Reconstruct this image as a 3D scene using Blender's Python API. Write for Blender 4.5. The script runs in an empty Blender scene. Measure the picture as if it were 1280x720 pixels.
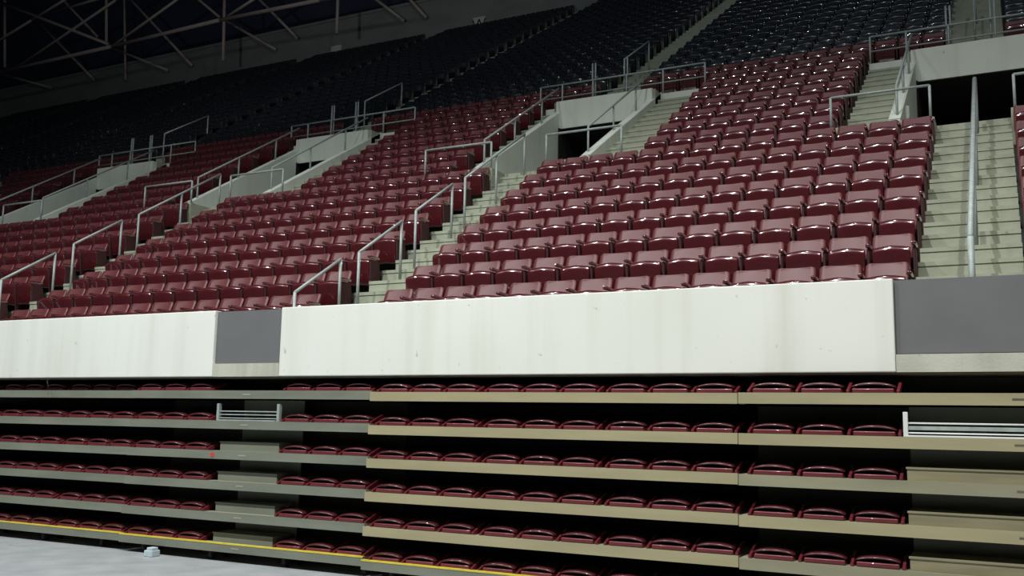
import bpy, bmesh, math, random
import numpy as np
from mathutils import Matrix, Vector
random.seed(7)
scn = bpy.context.scene
COL = scn.collection
CAM = np.array([[0.89008932, 0.04623841, -0.45343469],
                [0.45541705, -0.13025299, 0.88069829],
                [0.01833914, 0.99040202, 0.13699455]])   # world axes seen by the lens (right, up, ahead)
F = 1216.0
def proj(X, Y, Z):
    c = CAM.T @ np.array([X, Y, Z])
    return 640 + F*c[0]/c[2], 360 - F*c[1]/c[2], c[2]
# ------------------------------------------------------------------ layout
WALL = 10.8                     # face of the white podium wall
Y0, T, RZ, ZF = 10.95, 0.7401, 0.4625, 1.062     # first row front, tread, rise, first floor height
FLOOR = -2.03
PER, C0 = 8.25, -0.38           # aisle spacing, centre of the right hand stairs
AISLE = 0.56                    # half width of an aisle between seats
CENTRES = [C0 - PER*i for i in range(-1, 8)]
LK = 8.75                       # landing level in row units
NROW = 39
def yk(k): return Y0 + T*k
def zk(k): return ZF + RZ*k
# ------------------------------------------------------------------ materials
MATS = {}
def new_mat(name):
    m = bpy.data.materials.new(name); m.use_nodes = True
    MATS[name] = m
    return m, m.node_tree, m.node_tree.nodes['Principled BSDF']
def lin(c): return tuple(((v/255)/12.92 if v <= 10 else ((v/255+0.055)/1.055)**2.4) for v in c)
def simple(name, rgb, rough=0.5, metal=0.0, coat=0.0, spec=0.5, var=0.12, scale=6.0, bump=0.0, stretch=(1, 1, 1), bscale=None):
    m, nt, b = new_mat(name)
    c = lin(rgb)
    tc = nt.nodes.new('ShaderNodeTexCoord'); mp = nt.nodes.new('ShaderNodeMapping')
    mp.inputs['Scale'].default_value = stretch
    nt.links.new(tc.outputs['Object'], mp.inputs['Vector'])
    n = nt.nodes.new('ShaderNodeTexNoise'); n.inputs['Scale'].default_value = scale; n.inputs['Detail'].default_value = 6
    nt.links.new(mp.outputs[0], n.inputs['Vector'])
    r = nt.nodes.new('ShaderNodeValToRGB')
    r.color_ramp.elements[0].position = 0.3; r.color_ramp.elements[1].position = 0.7
    r.color_ramp.elements[0].color = tuple(v*(1-var) for v in c)+(1,)
    r.color_ramp.elements[1].color = tuple(min(1, v*(1+var)) for v in c)+(1,)
    nt.links.new(n.outputs['Fac'], r.inputs[0]); nt.links.new(r.outputs[0], b.inputs['Base Color'])
    b.inputs['Roughness'].default_value = rough; b.inputs['Metallic'].default_value = metal
    b.inputs['Coat Weight'].default_value = coat; b.inputs['Specular IOR Level'].default_value = spec
    b.inputs['Coat Roughness'].default_value = 0.07
    if bump:
        bp = nt.nodes.new('ShaderNodeBump'); bp.inputs['Strength'].default_value = bump; bp.inputs['Distance'].default_value = 0.02
        n2 = nt.nodes.new('ShaderNodeTexNoise'); n2.inputs['Scale'].default_value = bscale or scale*3; n2.inputs['Detail'].default_value = 4
        nt.links.new(tc.outputs['Object'], n2.inputs['Vector'])
        nt.links.new(n2.outputs['Fac'], bp.inputs['Height']); nt.links.new(bp.outputs[0], b.inputs['Normal'])
    return m
maroon = simple('maroon_plastic', (97, 43, 46), 0.48, coat=0.0, var=0.10, scale=3, bump=0.06, bscale=14)
maroon2 = simple('maroon_plastic_pan', (88, 29, 34), 0.25, coat=1.0, var=0.10, scale=3, bump=0.08, bscale=10)
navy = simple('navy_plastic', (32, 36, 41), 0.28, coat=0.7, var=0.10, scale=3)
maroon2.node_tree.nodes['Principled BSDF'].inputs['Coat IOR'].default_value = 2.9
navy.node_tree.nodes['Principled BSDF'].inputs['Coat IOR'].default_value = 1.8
fmaroon = simple('folded_maroon', (108, 42, 50), 0.33, coat=0.35, var=0.12, scale=5)
fmaroon2 = simple('folded_maroon_shell', (78, 24, 32), 0.30, coat=0.6, var=0.12, scale=5)
armred = simple('arm_red', (104, 34, 42), 0.35, coat=0.3, var=0.1, scale=5)
rail_m = simple('galvanised_rail', (160, 169, 166), 0.55, metal=0.1, var=0.15, scale=9)
alu = simple('aluminium', (232, 234, 232), 0.35, metal=0.1, var=0.08, scale=5, stretch=(.3, 6, 6))
tan = simple('tan_steel', (166, 157, 124), 0.45, var=0.10, scale=1.6, stretch=(.6, 3, 3), bump=0.05)
framem = simple('dark_maroon_frame', (58, 20, 24), 0.65, var=0.1)
tan2 = simple('greyer_tan_steel', (146, 142, 118), 0.45, var=0.12, scale=1.6, stretch=(.6, 3, 3), bump=0.05)
olive = simple('olive_steel', (124, 127, 114), 0.45, var=0.14, scale=1.8, stretch=(.6, 3, 3), bump=0.05)
deckm = simple('deck_board', (150, 146, 124), 0.6, var=0.18, scale=4, stretch=(.5, 4, 4))
boxm = simple('step_box_paint', (140, 133, 106), 0.5, var=0.16, scale=3, stretch=(.5, 4, 4))
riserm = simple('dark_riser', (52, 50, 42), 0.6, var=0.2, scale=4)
yellow = simple('yellow_edge_paint', (214, 196, 70), 0.5, var=0.12, scale=9)
panel = simple('grey_panel', (107, 107, 109), 0.6, var=0.05, scale=2.5, bump=0.04)
black = simple('undercroft_black', (16, 16, 17), 0.9, var=0.1)  # near-black that puts shade into the voids and tunnel mouths
roofm = simple('roof_navy', (38, 46, 66), 0.9, var=0.25, scale=.2)
steelt = simple('truss_steel', (150, 142, 134), 0.6, var=0.1)
fascia_up = simple('upper_fascia', (104, 110, 107), 0.7, var=0.15, scale=.5, stretch=(1, 1, 3))
signw = simple('sign_white', (170, 172, 166), 0.6, var=0.05)
signd = simple('sign_dark', (30, 34, 28), 0.6, var=0.05)
dirty = simple('stain_dark', (96, 92, 78), 0.8, var=0.2)
redm = simple('red_sticker', (205, 70, 60), 0.5, var=0.05)
pale = simple('pale_marker', (158, 158, 144), 0.6, var=0.1, scale=60)
block = simple('pale_block', (185, 200, 205), 0.6, var=0.1, scale=20)
rubber = simple('rubber', (40, 40, 40), 0.8, var=0.1)

def concrete(name, base, stain, streak=0.5, rough=0.85, big=0.5, bump=0.25):
    """painted / bare concrete: blotches, vertical streaks, pits"""
    m, nt, b = new_mat(name); N = nt.nodes; L = nt.links
    tc = N.new('ShaderNodeTexCoord')
    def noise(sc, stretch, det=8):
        mp = N.new('ShaderNodeMapping'); mp.inputs['Scale'].default_value = stretch
        L.new(tc.outputs['Object'], mp.inputs['Vector'])
        n = N.new('ShaderNodeTexNoise'); n.inputs['Scale'].default_value = sc; n.inputs['Detail'].default_value = det
        L.new(mp.outputs[0], n.inputs['Vector']); return n.outputs['Fac']
    def ramp(f, a, z):
        r = N.new('ShaderNodeMapRange'); r.inputs['From Min'].default_value = a; r.inputs['From Max'].default_value = z
        r.clamp = True; L.new(f, r.inputs['Value']); return r.outputs[0]
    def mul(a, v):
        r = N.new('ShaderNodeMath'); r.operation = 'MULTIPLY'; L.new(a, r.inputs[0]); r.inputs[1].default_value = v; return r.outputs[0]
    def mixc(f, c1, c2):
        mx = N.new('ShaderNodeMix'); mx.data_type = 'RGBA'; L.new(f, mx.inputs[0])
        for i, c in ((6, c1), (7, c2)):
            if isinstance(c, tuple): mx.inputs[i].default_value = c + (1,)
            else: L.new(c, mx.inputs[i])
        return mx.outputs[2]
    bc = lin(base); sc = lin(stain)
    a = mul(ramp(noise(big, (1, 1, 1)), 0.35, 0.75), 0.55)
    c = mixc(a, bc, tuple(x*.5+y*.5 for x, y in zip(bc, sc)))
    s = mul(ramp(noise(1.6, (2.4, 2.4, .12)), 0.5, 0.8), streak)
    c = mixc(s, c, sc)
    p = mul(ramp(noise(9, (1, 1, 1), 3), 0.70, 0.78), 0.5)
    c = mixc(p, c, tuple(v*.5 for v in sc))
    L.new(c, b.inputs['Base Color']); b.inputs['Roughness'].default_value = rough
    bp = N.new('ShaderNodeBump'); bp.inputs['Strength'].default_value = bump; bp.inputs['Distance'].default_value = 0.01
    L.new(noise(30, (1, 1, 1), 4), bp.inputs['Height']); L.new(bp.outputs[0], b.inputs['Normal'])
    return m
wallm = concrete('white_painted_concrete', (232, 233, 226), (196, 196, 176), .4, bump=.06)
ledge = concrete('stained_ledge', (196, 196, 182), (110, 108, 92), .6, big=2.2)
stairm = concrete('stair_concrete', (168, 172, 154), (120, 120, 100), .5, big=1.4)
terr = concrete('terrace_concrete', (62, 63, 59), (70, 70, 62), .4)
vomm = concrete('vomitory_concrete', (226, 231, 220), (176, 180, 166), .35, big=.8)
floorm = concrete('hall_floor_concrete', (168, 170, 172), (40, 52, 78), .0, rough=.45, big=2.4)

# ------------------------------------------------------------------ mesh helpers
class MB:
    def __init__(s): s.v = []; s.f = []; s.m = []
    def add(s, vs, fs, mi=0):
        o = len(s.v); s.v += [tuple(v) for v in vs]; s.f += [tuple(i+o for i in f) for f in fs]; s.m += [mi]*len(fs); return s
    def box(s, x0, x1, y0, y1, z0, z1, mi=0):
        vs = [(x, y, z) for z in (z0, z1) for y in (y0, y1) for x in (x0, x1)]
        return s.add(vs, [(0, 2, 3, 1), (4, 5, 7, 6), (0, 1, 5, 4), (2, 6, 7, 3), (0, 4, 6, 2), (1, 3, 7, 5)], mi)
    def prism(s, poly, x0, x1, mi=0):          # poly in (y,z), extruded along x
        n = len(poly)
        vs = [(x0, y, z) for y, z in poly]+[(x1, y, z) for y, z in poly]
        fs = [tuple(range(n-1, -1, -1)), tuple(range(n, 2*n))]+[(i, (i+1) % n, n+(i+1) % n, n+i) for i in range(n)]
        return s.add(vs, fs, mi)
    def tube(s, a, b, r, n=8, mi=0):
        a = Vector(a); b = Vector(b); d = (b-a).normalized()
        u = d.cross(Vector((0, 0, 1)));  u = Vector((1, 0, 0)) if u.length < 1e-4 else u.normalized()
        w = d.cross(u)
        ring = [(math.cos(2*math.pi*i/n), math.sin(2*math.pi*i/n)) for i in range(n)]
        vs = [a+(u*c+w*q)*r for c, q in ring]+[b+(u*c+w*q)*r for c, q in ring]
        fs = [(i, (i+1) % n, n+(i+1) % n, n+i) for i in range(n)]+[tuple(range(n-1, -1, -1)), tuple(range(n, 2*n))]
        return s.add(vs, fs, mi)
    def path(s, pts, r, n=8):
        for a, b in zip(pts[:-1], pts[1:]):
            s.tube(a, b, r, n)
        for p in pts[1:-1]:
            s.ball(p, r)
        return s
    def ball(s, p, r, n=8):
        vs = [(p[0], p[1], p[2]-r)]
        for j in (1, 2, 3):
            t = math.pi*j/4-math.pi/2
            vs += [(p[0]+r*math.cos(t)*math.cos(2*math.pi*i/n), p[1]+r*math.cos(t)*math.sin(2*math.pi*i/n), p[2]+r*math.sin(t)) for i in range(n)]
        vs.append((p[0], p[1], p[2]+r))
        fs = [(0, 1+(i+1) % n, 1+i) for i in range(n)]
        for j in (0, 1):
            fs += [(1+j*n+i, 1+j*n+(i+1) % n, 1+(j+1)*n+(i+1) % n, 1+(j+1)*n+i) for i in range(n)]
        fs += [(1+2*n+i, 1+2*n+(i+1) % n, len(vs)-1) for i in range(n)]
        return s.add(vs, fs)
    def mesh(s, name, mats, smooth=False, bevel=0.0, seg=2):
        me = bpy.data.meshes.new(name); me.from_pydata(s.v, [], s.f)
        for m in (mats if isinstance(mats, list) else [mats]): me.materials.append(m)
        me.polygons.foreach_set('material_index', s.m)
        bm = bmesh.new(); bm.from_mesh(me)
        bmesh.ops.recalc_face_normals(bm, faces=bm.faces)
        if bevel:
            es = [e for e in bm.edges if len(e.link_faces) == 2 and e.calc_face_angle(0) > math.radians(35)]
            bmesh.ops.bevel(bm, geom=es, offset=bevel, segments=seg, affect='EDGES', profile=0.5)
        if smooth:
            for f in bm.faces: f.smooth = True
        bm.to_mesh(me); bm.free()
        return me
def obj(name, me, parent=None, loc=(0, 0, 0)):
    o = bpy.data.objects.new(name, me); COL.objects.link(o); o.location = loc
    if parent: o.parent = parent
    return o
def thing(name, label, cat, loc=(0, 0, 0), group=None):
    o = bpy.data.objects.new(name, None); COL.objects.link(o); o.location = loc; o.empty_display_size = .1
    o['label'] = label; o['category'] = cat
    if group: o['group'] = group
    return o
def tag(o, label, cat, group=None):
    o['label'] = label; o['category'] = cat
    if group: o['group'] = group
    return o
def struct(name, me, label=None, cat=None):
    o = obj(name, me); o['kind'] = 'structure'
    if label: o['label'] = label; o['category'] = cat
    return o
ORD = ['first', 'second', 'third', 'fourth', 'fifth', 'sixth', 'seventh', 'eighth', 'ninth', 'tenth', 'eleventh', 'twelfth',
       'thirteenth', 'fourteenth', 'fifteenth', 'sixteenth', 'seventeenth', 'eighteenth', 'nineteenth', 'twentieth']
AN = {-1: 'far right', 0: 'wide right', 1: 'middle', 2: 'left', 3: 'far left'}

# ------------------------------------------------------------------ floor, hall shell
m = MB(); m.box(-60, 20, -20, 14, FLOOR-.3, FLOOR)
struct('floor', m.mesh('floor', floorm), 'pale blotchy concrete hall floor in front of the folded bleachers', 'floor')
m = MB(); m.box(-90, 40, 44, 44.3, 10, 34)
struct('wall_back', m.mesh('wall_back', roofm))
m = MB(); m.box(-90, 40, 10, 44.3, 33, 33.3)
struct('ceiling', m.mesh('ceiling', roofm))
# upper fascia beam above the last row
m = MB(); m.box(-75, 12, 39.85, 40.3, 18.5, 21.25); m.box(-75, 12, 39.8, 40.3, 21.2, 21.35)
struct('trim_1', m.mesh('trim_1', fascia_up), 'dim grey concrete beam running above the last seat row', 'beam')
# podium wall with its panels
m = MB()
zt, zb, zp = 1.572, .59, .785
xs = [(-24, -10.52), (-9.26, -1.07)]
for a, b in xs: m.box(a, b, WALL, WALL+.14, zb, zt)
struct('wall_front', m.mesh('wall_front', wallm, bevel=.012), 'long white painted concrete podium wall below the red seats', 'wall')
m = MB(); m.box(-1.065, 9, WALL+.0, WALL+.14, zb, zp-.01); m.box(-10.515, -9.265, WALL+.004, WALL+.14, zb, zp-.005)
struct('trim_2', m.mesh('trim_2', ledge), 'stained concrete ledge under the grey panels', 'ledge')
for a, b, l, w in ((-10.515, -9.265, 'small grey infill panel in the white podium wall', 'left'), (-1.065, 9, 'large grey infill panel below the wide right stairs', 'right')):
    m = MB(); m.box(a, b, WALL+.05, WALL+.13, zp, zt-.015)
    struct('wall_'+w, m.mesh('infill', panel), l, 'panel')
# slab, and an added black wall that blocks light below the stand
m = MB(); m.box(-24, 9, WALL+.03, 12.6, zb-.02, zb-.003)
struct('trim_3', m.mesh('trim_3', dirty), 'thin stained lower edge of the podium slab', 'ledge')
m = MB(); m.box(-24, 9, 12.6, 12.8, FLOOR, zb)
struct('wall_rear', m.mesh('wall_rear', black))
# ------------------------------------------------------------------ terrace rows, stairs, vomitories
def blocks():
    out = []
    for i in range(len(CENTRES)-1):
        out.append((CENTRES[i+1], CENTRES[i]))
    return out
def SHL(i): return 2.12 if i == 1 else 1.78      # half widths of a vomitory with its side stairs
def SHR(i): return 2.42
#                                           # half width of vomitory with its side stairs
for bi, (ca, cb) in enumerate(blocks()):
    m = MB()
    for k in range(NROW+1):
        hl, hr = (SHR(bi+1), SHL(bi)) if 8 <= k < 15 else (AISLE, AISLE)
        y1 = yk(k+1) if k < NROW else 39.86
        m.box(ca+hl, cb-hr, yk(k), y1+.02, max(.60, zk(k)-.62), zk(k))
    struct('seat_terrace', m.mesh('seat_terrace', terr), None)
for i, c in enumerate(CENTRES):
    m = MB()
    # lower flight, half steps, up to the landing
    n = 0
    k = 0.0
    while k < LK-1e-6:
        m.box(c-AISLE, c+AISLE, yk(k), yk(min(k+.5, LK))+.02, max(.6, zk(k)-.6), zk(k)-.02)
        m.box(c-AISLE, c+AISLE, yk(k)-.012, yk(min(k+.5, LK))+.02, zk(k)-.05, zk(k))
        k += .5
    o = struct('aisle_stairs', m.mesh('aisle_stairs', stairm))
    o['label'] = 'weathered grey concrete steps of the %s stairs, lower flight' % AN.get(i-1, 'distant'); o['category'] = 'stairs'
    # landing and tunnel
    m = MB()
    m.box(c-SHL(i), c-AISLE, yk(8), yk(LK)+.01, zk(LK)-.7, zk(LK)); m.box(c+AISLE, c+SHR(i), yk(8), yk(LK)+.01, zk(LK)-.7, zk(LK))
    m.box(c-SHL(i), c+SHR(i), yk(LK), 30, zk(LK)-.7, zk(LK))
    struct('vomitory_landing', m.mesh('vomitory_landing', stairm))
    m = MB()
    for sgn in (-1, 1):
        k = 9.0
        while k < 15.01:
            a, b = sorted((c+sgn*1.33, c-SHL(i) if sgn < 0 else c+SHR(i)))
            ye = yk(k+.5)+.02 if k < 15 else 22.3
            m.box(a, b, yk(k), ye, zk(k)-(.75 if k > 9.6 else .25), zk(k)-.02)
            m.box(a, b, yk(k)-.012, ye, zk(k)-.05, zk(k))
            k += .5
    struct('side_stairs', m.mesh('side_stairs', stairm))
    # tunnel side walls rising as sloped parapets
    m = MB()
    for sgn in (-1, 1):
        a, b = sorted((c+sgn*1.13, c+sgn*1.33))
        h = .10
        m.prism([(yk(8.6), zk(LK)), (yk(8.6), zk(8.6)+h+.1), (yk(14.9), zk(14.9)+h), (yk(15.3), zk(14.9)+h), (yk(15.3), zk(LK)), ], a, b)
        m.box(a, b, yk(15.3), 30, zk(LK), zk(15)-.1)
    # headwall and soffit over the opening
    m.box(c-1.22, c+1.30, 21.36, 21.56, 7.26, 7.98)
    m.box(c-SHL(i), c+SHR(i), 21.9, 22.06, 7.5, zk(15))
    struct('vomitory_wall', m.mesh('vomitory_wall', vomm, bevel=.01),
           'pale concrete headwall and sloped side walls of the %s vomitory' % AN.get(i-1, 'distant'), 'wall')
    m = MB(); m.box(c-1.33, c+1.33, 21.57, 30, 7.27, 7.5); m.box(c-1.13, c-1.10, 21.30, 30, zk(LK), 7.27); m.box(c+1.10, c+1.13, 21.30, 30, zk(LK), 7.27); m.box(c-1.2, c+1.2, 21.35, 21.57, 7.235, 7.258); struct('tunnel_lining', m.mesh('tunnel_lining', black))  # added black sheets paint the shade inside the tunnel
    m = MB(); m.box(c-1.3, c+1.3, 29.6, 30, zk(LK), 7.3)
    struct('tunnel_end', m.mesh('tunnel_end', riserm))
    # slab between headwall and row 15, upper stairs
    m = MB(); m.box(c-1.33, c+1.33, 21.5, yk(15)+.02, 7.5, zk(15)-.003)
    m.box(c-SHL(i), c-AISLE, yk(15), yk(16)+.02, zk(14.2), zk(15)); m.box(c+AISLE, c+SHR(i), yk(15), yk(16)+.02, zk(14.2), zk(15))
    k = 15.0
    while k < NROW+.6:
        m.box(c-AISLE, c+AISLE, yk(k), yk(k+.5)+.02, zk(k)-.6, zk(k)); k += .5
    o = struct('aisle_stairs', m.mesh('aisle_stairs_upper', stairm))
    o['label'] = 'grey concrete steps of the %s stairs, upper flight above the vomitory' % AN.get(i-1, 'distant'); o['category'] = 'stairs'

# ------------------------------------------------------------------ seats
def shell(w, z0, z1, y0, lean, curve, th, nx=8, nz=5, corner=.06, sag=0.0):
    """closed curved slab with rounded top corners, front face towards -y"""
    mb = MB(); H = z1-z0
    def P(u, v, side):
        z = z0+H*v
        hw = w/2
        top = z1-z
        if top < corner:
            hw -= corner-math.sqrt(max(0, corner**2-(corner-top)**2))
        x = u*hw
        y = y0+lean*v-curve*u*u+(th if side else 0)*(1-.35*v)
        return (x, y, z+sag*(1-u*u)*v)
    us = [-1+2*i/nx for i in range(nx+1)]
    vs = [0, .3, .6, .82, .93, .98, 1.0]
    nv = len(vs)
    pts = [P(u, v, s_) for s_ in (0, 1) for v in vs for u in us]
    n1 = nx+1
    def id(s_, j, i): return s_*nv*n1+j*n1+i
    fs = []
    for j in range(nv-1):
        for i in range(nx):
            fs.append((id(0, j, i), id(0, j, i+1), id(0, j+1, i+1), id(0, j+1, i)))
            fs.append((id(1, j, i), id(1, j+1, i), id(1, j+1, i+1), id(1, j, i+1)))
        fs.append((id(0, j, 0), id(0, j+1, 0), id(1, j+1, 0), id(1, j, 0)))
        fs.append((id(0, j, nx), id(1, j, nx), id(1, j+1, nx), id(0, j+1, nx)))
    for i in range(nx):
        fs.append((id(0, nv-1, i), id(0, nv-1, i+1), id(1, nv-1, i+1), id(1, nv-1, i)))
        fs.append((id(0, 0, i), id(1, 0, i), id(1, 0, i+1), id(0, 0, i+1)))
    mb.add(pts, fs); return mb
PITCH = .508
def seat_parts():
    back = shell(.465, .36, .815, .52, .19, .025, .035, corner=.05)
    pan = MB(); nx = 8; prof = []
    # tipped up pan: rounded pad profile in (y,z)
    prof = [(.49, .19), (.455, .195), (.438, .22), (.415, .40), (.392, .54), (.390, .565), (.394, .585), (.404, .604), (.419, .618), (.437, .626), (.458, .628), (.485, .622), (.503, .60), (.51, .56), (.515, .24), (.505, .20)]
    us = [-1, -.97, -.88, -.5, 0, .5, .88, .97, 1]
    pts = []
    for u in us:
        e = 1-max(0, abs(u)-.8)*.35
        for (y, z) in prof:
            yy = .445+(y-.445)*e-.012*(1-u*u); zz = .41+(z-.41)*(1-max(0, abs(u)-.85)*.25)+.010*math.cos(u*math.pi)
            pts.append((u*.208, yy, zz))
    n = len(prof); fs = []
    for i in range(len(us)-1):
        for j in range(n): fs.append((i*n+j, i*n+(j+1) % n, (i+1)*n+(j+1) % n, (i+1)*n+j))
    fs += [tuple(range(n-1, -1, -1)), tuple(range((len(us)-1)*n, len(us)*n))]
    pan.add(pts, fs)
    arm = MB(); arm.box(.226, .282, .34, .62, .615, .66)
    sup = MB(); sup.prism([(.44, .0), (.40, .30), (.38, .60), (.62, .60), (.66, .36), (.60, 0)], .238, .268)
    return back, pan, arm, sup
BK, PN, AR, SU = seat_parts()
def seat_meshes(mat_a, mat_b):
    return [('backrest', BK.mesh('backrest', mat_a, smooth=True)), ('seat_pan', PN.mesh('seat_pan', mat_b, smooth=True)),
            ('armrest', AR.mesh('armrest', mat_b, smooth=True, bevel=.015, seg=3)), ('support_frame', SU.mesh('support_frame', framem, bevel=.006))]
SEATM = seat_meshes(maroon, maroon2)
ARML = MB()
spots = []
for bi, (ca, cb) in enumerate(blocks()):
    for k in range(NROW):
        nseat = 14; mid = (ca+cb)/2
        if 8 <= k < 15:
            xa, xb = ca+SHR(bi+1), cb-SHL(bi); nseat = int((xb-xa+.05)/PITCH); mid = (xa+xb)/2
        for s in range(nseat):
            x = mid+(s-(nseat-1)/2)*PITCH
            px, py, d = proj(x, yk(k)+.4, zk(k)+.6)
            if d < 1 or px < -90 or px > 1390 or py < -70: continue
            spots.append((d, bi, k, s, nseat, x))
spots.sort()
inview = [p for p in spots if -8 < proj(p[5], yk(p[2])+.4, zk(p[2])+.6)[0] < 1290 and p[2] < 16]
ind = set((p[1], p[2], p[3]) for p in inview[:300])
def seat_label(bi, k, s, n, skin='maroon'):
    # block bi lies between stairs bi-1 (right, nearer) and bi (left)
    if bi == 0:
        return '%s tip-up seat, %s row above podium wall, %s seat right of wide right stairs' % (skin, ORD[k], ORD[s])
    left, right = bi, bi-1
    return '%s tip-up seat, %s row above podium wall, %s seat left of %s stairs' % (skin, ORD[k], ORD[n-1-s], AN[right])
proto = None
jit = random.Random(3)
for d, bi, k, s, n, x in spots:
    if (bi, k, s) not in ind: continue
    lab = seat_label(bi, k, s, n)
    loc = (x, yk(k), zk(k))
    if proto is None:
        proto = thing('stadium_seat', lab, 'seat', loc, 'maroon tip-up stadium seats in the lower rows')
        for nm, me in SEATM: obj(nm, me, proto)
        kids = list(proto.children)
        root = proto
    else:
        root = proto.copy(); COL.objects.link(root); root.location = loc; root['label'] = lab
        for ch in kids:
            c = ch.copy(); COL.objects.link(c); c.parent = root
    for ch in root.children:
        if ch.name.startswith('seat_pan'): ch.location = (0, jit.uniform(-.012, .006), jit.uniform(-.006, .006))
# all remaining far seats: one object
def gather(parts):
    V = []; Fc = []; o = 0
    for nm, me in parts:
        n = len(me.vertices); a = np.empty(n*3); me.vertices.foreach_get('co', a); V.append(a.reshape(-1, 3))
        for p in me.polygons: Fc.append([i+o for i in p.vertices])
        o += n
    return np.concatenate(V), Fc
SV, SF = gather(SEATM)
nback = len(SEATM[0][1].polygons)
loops = np.concatenate([np.array(f) for f in SF]); cnt = np.array([len(f) for f in SF])
far = [p for p in spots if (p[1], p[2], p[3]) not in ind]
nf = len(far); nv = len(SV)
offs = np.array([[p[5], yk(p[2]), zk(p[2])] for p in far])
AV = (SV[None]+offs[:, None, :]).reshape(-1, 3)
AL = (loops[None]+(np.arange(nf)*nv)[:, None]).reshape(-1)
starts = np.concatenate([[0], np.cumsum(np.tile(cnt, nf))[:-1]])
me = bpy.data.meshes.new('far_seats')
me.vertices.add(len(AV)); me.vertices.foreach_set('co', AV.ravel().astype(np.float32))
me.loops.add(len(AL)); me.loops.foreach_set('vertex_index', AL.astype(np.int32))
me.polygons.add(nf*len(cnt)); me.polygons.foreach_set('loop_start', starts.astype(np.int32))
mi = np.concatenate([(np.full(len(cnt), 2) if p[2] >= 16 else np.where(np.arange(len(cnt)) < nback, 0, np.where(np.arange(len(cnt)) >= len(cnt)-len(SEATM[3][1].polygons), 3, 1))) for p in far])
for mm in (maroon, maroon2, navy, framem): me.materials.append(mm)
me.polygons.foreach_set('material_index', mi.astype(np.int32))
me.polygons.foreach_set('use_smooth', np.ones(nf*len(cnt), dtype=bool))
me.update(calc_edges=True); me.validate()
o = obj('stadium_seats', me); o['kind'] = 'stuff'; tag(o, 'dark upper and distant rows of stadium seats beyond the near ones', 'seats')
print('seats', len(ind), 'far', nf)

# ------------------------------------------------------------------ retractable bleachers (folded)
ZD = [.365, -.072, -.505, -.935, -1.375, -1.80]
FH = .115
# name, x0, x1, front y, aisle (x0,x1) or None, seat groups start xs
SECT = [('right', -2.66, 2.6, 10.58, (-1.02, 2.6), [(-2.60, 3)], tan, .0),
        ('middle', -7.60, -2.70, 10.70, None, [(-7.55, 3), (-5.92, 3), (-4.29, 3)], tan, 0.0),
        ('left', -12.16, -7.66, 10.82, (-10.44, -9.26), [(-12.12, 3), (-9.24, 3)], olive, .02),
        ('far left', -17.2, -12.20, 10.90, None, [(-17.1, 3), (-15.45, 3), (-13.8, 3)], olive, .02)]
LP = .515
def folded_parts():
    pan = MB(); pan.box(-.205, .205, .015, .40, 0.0, .052)
    # folded back shell lying over the pan: arched across its width
    sh = MB(); nx = 12; prof = [(0, .0), (.0, .012), (.012, .022), (.12, .03), (.36, .034), (.38, .02), (.38, .0)]
    pts = []; n = len(prof)
    for i in range(nx+1):
        u = -1+2*i/nx
        base = .060+.030*(1-u*u)**.8 if abs(u) < 1 else .060
        for y, z in prof: pts.append((u*.212, .012+y+.02*u*u, base+z*(1-.3*abs(u)**4)))
    fs = []
    for i in range(nx):
        for j in range(n): fs.append((i*n+j, i*n+(j+1) % n, (i+1)*n+(j+1) % n, (i+1)*n+j))
    fs += [tuple(range(n-1, -1, -1)), tuple(range(nx*n, (nx+1)*n))]
    sh.add(pts, fs)
    arm = MB(); arm.prism([(.0, .0), (.0, .03), (.26, .125), (.34, .125), (.34, .09), (.09, .0)], -.016, .016)
    return pan, sh, arm
fp, fs_, fa = folded_parts()
MP = fp.mesh('seat_pan', fmaroon, smooth=True, bevel=.014, seg=3); MS = fs_.mesh('backrest', fmaroon2, smooth=True); MA = fa.mesh('armrest', armred, bevel=.006)
fproto = None
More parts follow.
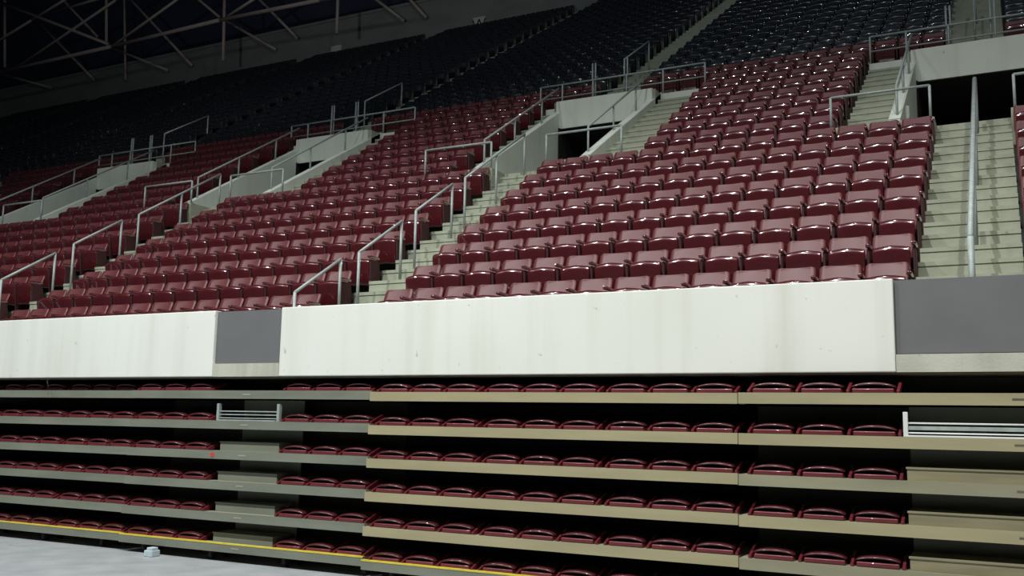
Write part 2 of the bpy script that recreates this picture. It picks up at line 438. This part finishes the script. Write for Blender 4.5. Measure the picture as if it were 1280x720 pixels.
for name, x0, x1, fy, ais, groups, fm, dz in SECT:
    for r, z in enumerate(ZD):
        z = z+dz
        y = fy-.012*r
        depth = .95
        t = thing('bleacher_platform', 'folded bleacher platform of the %s section, %s deck from the top' % (name, ORD[r]), 'platform', (0, 0, 0), 'folded retractable bleacher decks')
        m = MB(); m.box(x0, x1, y+.02, y+depth, z-.05, z); obj('deck', m.mesh('deck', deckm), t)
        m = MB(); m.box(x0, x1, y, y+.02, z-FH, z+.004); m.box(x0, x1, y+.02, y+.07, z-FH, z-FH+.012)
        m.box(x1-.012, x1, y+.02, y+.3, z-FH, z-.05)
        m.box(x0, x0+.012, y+.02, y+.3, z-FH, z-.05)
        fo = obj('fascia', m.mesh('fascia', fm if not (name == 'right' and r in (2, 4)) else tan2), t)
        if r == 5:
            fo.data.materials[0] = olive
            m = MB(); m.box(x0, x1, y-.004, y+.05, z-.006, z+.012); ye = obj('nosing_strip', m.mesh('nosing_strip', yellow), t); ye['label'] = 'yellow painted edge strip'
        m = MB(); m.box(x0, x1, y+depth-.03, y+depth, z-.02, ZD[r-1]+dz-FH-.01 if r else z+.2); obj('riser_panel', m.mesh('riser_panel', black if not ais else riserm), t)  # black panels put the shade of the voids behind the seats into the colour
        # legs below the lowest deck
        if r == 5:
            for lx in np.arange(x0+.4, x1, 1.35):
                m = MB(); m.box(lx-.02, lx+.02, y+.10, y+.5, FLOOR+.06, z-.05); m.tube((lx-.03, y+.16, FLOOR+.062), (lx+.03, y+.16, FLOOR+.062), .06, 12); m.tube((lx-.03, y+.44, FLOOR+.062), (lx+.03, y+.44, FLOOR+.062), .06, 12)
                obj('wheel_carriage', m.mesh('wheel_carriage', rubber), t)
        if ais and r >= 2:
            a0, a1 = ais; sbk = .05 if name == 'right' else .13
            m = MB(); m.box(a0+.04, a1-.04, y+sbk+.01, y+.55, z, z+.125); m.box(a0+.03, a1-.03, y+sbk, y+.55, z+.118, z+.135)
            sb = obj('step_box', m.mesh('step_box', boxm if name == 'right' else olive), t)
        if ais and r >= 1:
            a0, a1 = ais; m = MB(); m.box(a0+.03, a1-.0, y+.60, y+.62, z-.03, ZD[r-1]+dz-FH-.01); obj('aisle_panel', m.mesh('aisle_panel', olive), t)
        if ais:
            a0, a1 = ais; cx = (a0+a1)/2 if name == 'left' else .06
            m = MB(); 
            m.box(cx-.07, cx+.07, y-.003, y, z-.064, z-.046)
            mk = obj('row_marker', m.mesh('row_marker', pale if name == 'left' else dirty), t)
        gi = 0
        for gx, n in groups:
            for s in range(n):
                idx = gi; gi += 1
                x = gx+.03+LP*(s+.5)
                total = sum(g[1] for g in groups)
                lab = 'folded maroon seat on %s deck down, %s from left on the %s section' % (ORD[r], ORD[idx], name)
                loc = (x, y+.035, z)
                if fproto is None:
                    fproto = thing('folding_seat', lab, 'seat', loc, 'folded maroon seats on the bleachers')
                    obj('seat_pan', MP, fproto); obj('backrest', MS, fproto); fk = list(fproto.children); rt = fproto
                else:
                    rt = fproto.copy(); COL.objects.link(rt); rt.location = loc; rt['label'] = lab
                    for ch in fk:
                        c = ch.copy(); COL.objects.link(c); c.parent = rt
                obj('armrest', MA, rt, (-.245, 0, 0))
                if s == n-1: obj('armrest', MA, rt, (.245, 0, 0))
# aluminium guards standing on the second deck in each aisle
for nm, a0, a1, fy, dz in (('left', -10.42, -9.24, 10.82, .02), ('wide right', -1.0, 2.5, 10.58, 0)):
    z = ZD[1]+dz; y = fy-.012
    t = thing('aisle_guard', 'low bright aluminium guard on the second deck of the %s aisle' % nm, 'guard', (a0, y, z), 'aluminium aisle guards')
    for x in ([0, a1-a0-.05]):
        m = MB(); m.box(x, x+.045, .03, .09, 0, .25); obj('post', m.mesh('post', alu if nm != 'left' and nmx != 'panel_rail' else rail_m, bevel=.004), t)
    for h0, h1, nmx in ((.0, .02, 'base_rail'), (.036, .05, 'lower_rail'), (.072, .110, 'panel_rail'), (.132, .148, 'top_rail')):
        if nm == 'left' and nmx == 'panel_rail': h0 = .085; h1 = .1
        m = MB(); m.box(.045, a1-a0-.05, .0 if h0 < .03 else .045, .075, h0, h1)
        obj(nmx, m.mesh(nmx, alu if nm != 'left' and nmx != 'panel_rail' else rail_m, bevel=.003), t)

# ------------------------------------------------------------------ rails
def handrail(label, pts, posts, r=.024, name='handrail', mid=None, group=None):
    base = Vector(pts[0]); t = thing(name, label, 'handrail', tuple(base), group)
    loc = [Vector(p)-base for p in pts]
    m = MB(); m.path(loc, r); obj('top_rail', m.mesh('top_rail', rail_m, smooth=True), t)
    if mid:
        m = MB(); m.path([Vector(p)-base for p in mid], r*.8); obj('lower_rail', m.mesh('lower_rail', rail_m, smooth=True), t)
    for a, b in posts:
        m = MB(); m.tube(Vector(a)-base, Vector(b)-base, r*.95); obj('post', m.mesh('post', rail_m, smooth=True), t)
    return t
def sloped(x, k0, k1, h, label, n=2, kb=.0, over=True, **kw):
    ks = [k0+(k1-k0)*i/(n-1) for i in range(n)]
    fl = lambda k: zk(math.floor(k*2+1e-6)/2) - .01
    handrail(label, [(x, yk(k0), zk(k0)+h), (x, yk(k1), zk(k1)+h)], [((x, yk(k), fl(k)+kb), (x, yk(k), zk(k)+h)) for k in ks], **kw)
G = 'sloping grey handrails on the stairs'
for i, c in enumerate(CENTRES):
    nm = AN.get(i-1, None)
    if i == 0 or i > 4: 
        if i == 0: continue
    dn = nm or 'distant'
    if i == 1:
        sloped(c+.06, 0.1, 8.0, .90, 'long grey handrail running up the centre of the wide right stairs', n=4, group=G, r=.034)
    else:
        gl = None
        if i <= 3:
            sloped(c-.50, -.05, 1.35, .76, 'short grey handrail beside the lowest steps of the %s stairs' % dn, group=G)
            sloped(c-.02, 1.1, 2.6, .92, 'grey handrail over the second and third rows of the %s stairs' % dn, group=G)
            sloped(c-.02, 3.15, 4.7, .92, 'grey handrail halfway up the lower flight of the %s stairs' % dn, group=G)
            sloped(c-.02, 5.3, 8.5, .86, 'grey handrail below the landing of the %s stairs' % dn, n=3, group=G)
    if i <= 4:
        for sgn, w in ((-1, 'left'), (1, 'right')):
            x = c+sgn*1.2
            k0, k1 = 9.1, 14.2
            handrail('grey handrail on the %s side wall of the %s vomitory' % (w, dn), [(x, yk(k0), zk(k0)+.72), (x, yk(k1), zk(k1)+.72)],
                     [((x, yk(k), zk(k)+.08), (x, yk(k), zk(k)+.72)) for k in (k0, 11.0, 12.9)], group='handrails on the vomitory side walls')
            xa, xb = sorted((c+sgn*.62, c+sgn*2.2)); y = yk(8)+.06
            handrail('low grey guard rail in front of the %s landing, %s side' % (dn, w), [(xa, y, 5.67), (xb, y, 5.67)],
                     [((xa, y, zk(LK)-.02), (xa, y, 5.67)), ((xb, y, zk(LK)-.02), (xb, y, 5.67))], name='guard_rail', group='landing guard rails')
        y = 22.02
        ztop = zk(15)+.66; xl, xr = c-(2.1 if i == 1 else 1.97), c+2.4
        handrail('double grey guard rail above the %s vomitory headwall' % dn, [(xl, y, ztop), (xr, y, ztop)],
                 [((x, y, zk(15)-.01), (x, y, ztop)) for x in (xl, c-1.35, c-.5, c+.4, c+1.35, xr)], name='guard_rail',
                 mid=[(xl, y, ztop-.34), (xr, y, ztop-.34)], group='guard rails above the vomitories')
        for sgn, w in ((-1, 'left'), (1, 'right')):
            x = c+sgn*.43-.07
            t = thing('gate_post', 'tall double grey post at the %s edge of the %s upper stairs' % (w, dn), 'post', (x, y+.06, zk(15)), 'tall posts above the vomitories')
            for q in (-.04, .04):
                m = MB(); m.tube((q, 0, -.005), (q, 0, 1.12), .022); obj('post', m.mesh('post', rail_m, smooth=True), t)
        for ka in (16.2,):
            sloped(c+.0, ka, ka+2.6, .9, 'dim grey handrail on the %s upper stairs, starting at row %s' % (dn, {16.2: 'seventeen', 20.2: 'twenty one', 24.2: 'twenty five'}[ka]), group='handrails on the upper stairs')

# ------------------------------------------------------------------ roof truss
def onY(x, y, Y):
    w = CAM @ np.array([x-640, 360-y, F]); w = w*Y/w[1]; return tuple(w)
t = thing('roof_truss', 'dim grey steel roof truss of crossing struts above the top rows', 'truss', onY(0, 90, 37))
tb = Vector(t.location)
def strut(kind, pts, Y, r):
    m = MB(); m.path([Vector(onY(a, b, Y))-tb for a, b in pts], r, 10); obj(kind, m.mesh(kind, steelt, smooth=True), t)
strut('bottom_chord', [(-60, 104), (0, 90), (140, 58), (275, 25), (400, 0), (520, -22)], 37, .105)
strut('bottom_chord', [(-60, -20), (0, 3), (135, 55)], 36.9, .09)
for p in ([(-20, 62), (40, 25), (90, -6)], [(20, 85), (145, 0), (175, -20)], [(140, 58), (222, -1), (250, -20)], [(285, 20), (322, -4), (350, -20)]):
    strut('diagonal_brace', p, 36.9, .075)
for p in ([(133, -20), (133, 52)], [(281, -20), (279, 76)], [(6, -20), (6, 84)], [(423, -20), (421, 42)]):
    strut('vertical_post', p, 37.1, .085)
for p in ([(60, -20), (122, 46)], [(145, -20), (240, 82)], [(50, 30), (118, 100)], [(305, -20), (372, 48)], [(225, -20), (275, 22), (345, 62)],
          [(140, 60), (210, 88)], [(0, 92), (65, 110)], [(495, -20), (533, 22)], [(455, -12), (505, 26)], [(70, 14), (135, -5)]):
    strut('rear_brace', p, 39.6, .075)
strut('vertical_post', [(155, -20), (157, 100)], 39.6, .07)

# signs on the beam
def sign(px, py, letter, label):
    X, Y, Z = onY(px, py, 39.82)
    t = thing('beam_sign', label, 'sign', (X, 39.85, Z), None)
    m = MB(); m.box(-.34, .34, -.05, 0, -.40, .40); obj('sign_board', m.mesh('sign_board', signw), t)
    if letter:
        cu = bpy.data.curves.new('letter', 'FONT'); cu.body = letter; cu.size = .75; cu.extrude = .004; cu.align_x = 'CENTER'; cu.align_y = 'CENTER'
        tmp = bpy.data.objects.new('tmp', cu); COL.objects.link(tmp)
        dg = bpy.context.evaluated_depsgraph_get(); me = bpy.data.meshes.new_from_object(tmp.evaluated_get(dg)); bpy.data.objects.remove(tmp)
        me.materials.clear(); me.materials.append(signd)
        o = obj('letter', me, t, (0, -.056, 0)); o.rotation_euler = (math.pi/2, 0, 0)
sign(599, 31, 'W', 'small dim square sign with a dark letter on the upper beam')
sign(420, 66, None, 'small dim pale plate on the upper beam near its left')

# ------------------------------------------------------------------ small items
m = MB(); m.tube((0, -.004, 0), (0, 0, 0), .035, 16)
X, Y, Z = onY(265, 568, 10.79)
tag(obj('sticker', m.mesh('sticker', redm), None, (X, 10.795, Z)), 'round red sticker on the left section fascia', 'sticker')
m = MB(); m.box(-.08, .08, -.08, .08, 0, .09); m.box(-.05, .06, -.06, .06, .09, .13)
tag(obj('floor_block', m.mesh('floor_block', block, bevel=.01), None, (-11.3, 10.62, FLOOR)), 'small pale block on the floor beside the lowest deck', 'block')
m = MB(); m.path([(0, 0, 0), (-.02, -.02, -.06), (.015, -.02, -.12), (.0, 0, -.16)], .008)
X, Y, Z = onY(61, 471, 10.8)
tag(obj('loose_cable', m.mesh('loose_cable', rubber, smooth=True), None, (X, 10.81, zb+.0)), 'short dark cable hanging below the white wall at far left', 'cable')
t = thing('wall_light', 'small pale box light on the wide right vomitory side wall', 'light', (C0-1.13, 18.6, 5.75))
m = MB(); m.box(0, .06, -.07, .07, -.12, .12); obj('housing', m.mesh('housing', alu, bevel=.01), t)
m = MB(); m.box(.06, .07, -.05, .05, -.09, .09); obj('lens', m.mesh('lens', signw), t)
for px, py, lab in ((212, 212, 'small yellow plate beside the far left vomitory headwall'), (5, 242, 'small yellow plate at the dark far left edge')):
    X, Y, Z = onY(px, py, 21.9 if px > 100 else 23.5)
    m = MB(); m.box(-.16, .16, 0, .03, -.09, .09); tag(obj('yellow_plate', m.mesh('yellow_plate', yellow), None, (X, Y, Z)), lab, 'plate')

# ------------------------------------------------------------------ lights
def spot(loc, aim, e, size, blend=1.0, col=(1, .98, .93), rad=.25):
    l = bpy.data.lights.new('hall_lamp', 'SPOT'); l.energy = e; l.spot_size = math.radians(size); l.spot_blend = blend; l.color = col; l.shadow_soft_size = rad
    o = bpy.data.objects.new('hall_lamp', l); COL.objects.link(o); o.location = loc
    o.rotation_euler = (Vector(aim)-Vector(loc)).to_track_quat('-Z', 'Y').to_euler(); o['kind'] = 'structure'
    return o
for lx, e, cc in ((-21, 5400, (.92, 1, .99)), (-13, 8200, (.95, 1, .985)), (-5, 8200, (.97, 1, .97)), (3, 6800, (1, .99, .94))):
    spot((lx, 1.0, 17.0), (lx, 4.2, 0), e*1.06, 132, 1.0, cc, .14)
# dim lamps high in the roof
def lamp(loc, e, col, rad=.3):
    l = bpy.data.lights.new('roof_lamp', 'POINT'); l.energy = e; l.color = col; l.shadow_soft_size = rad
    o = bpy.data.objects.new('roof_lamp', l); COL.objects.link(o); o.location = loc; o['kind'] = 'structure'
for lx, e in ((5, 1500), (-4, 1500), (-13, 500)): lamp((lx, 9, 25), e, (.90, .97, 1), .16)
spot((-22, 8, 10), (-30, 37, 27), 3000, 85, 1.0, (1, .95, .92))  # added upward spot to brighten the truss, not a roof lamp
w = bpy.data.worlds.new('world'); scn.world = w; w.use_nodes = True
w.node_tree.nodes['Background'].inputs[0].default_value = (.5, .6, .8, 1)
w.node_tree.nodes['Background'].inputs[1].default_value = .012

# ------------------------------------------------------------------ camera
cd = bpy.data.cameras.new('camera'); cam = bpy.data.objects.new('camera', cd); COL.objects.link(cam)
cd.sensor_width = 36; cd.lens = 36*F/1280; cd.clip_end = 300
right = Vector(CAM[:, 0]); up = Vector(CAM[:, 1]); back = -Vector(CAM[:, 2])
M = Matrix((right, up, back)).transposed().to_4x4(); cam.matrix_world = M
scn.camera = cam
vs = scn.view_settings; vs.view_transform = 'Standard'; vs.look = 'None'; vs.exposure = 0.0; vs.gamma = 1.0; vs.use_curve_mapping = False
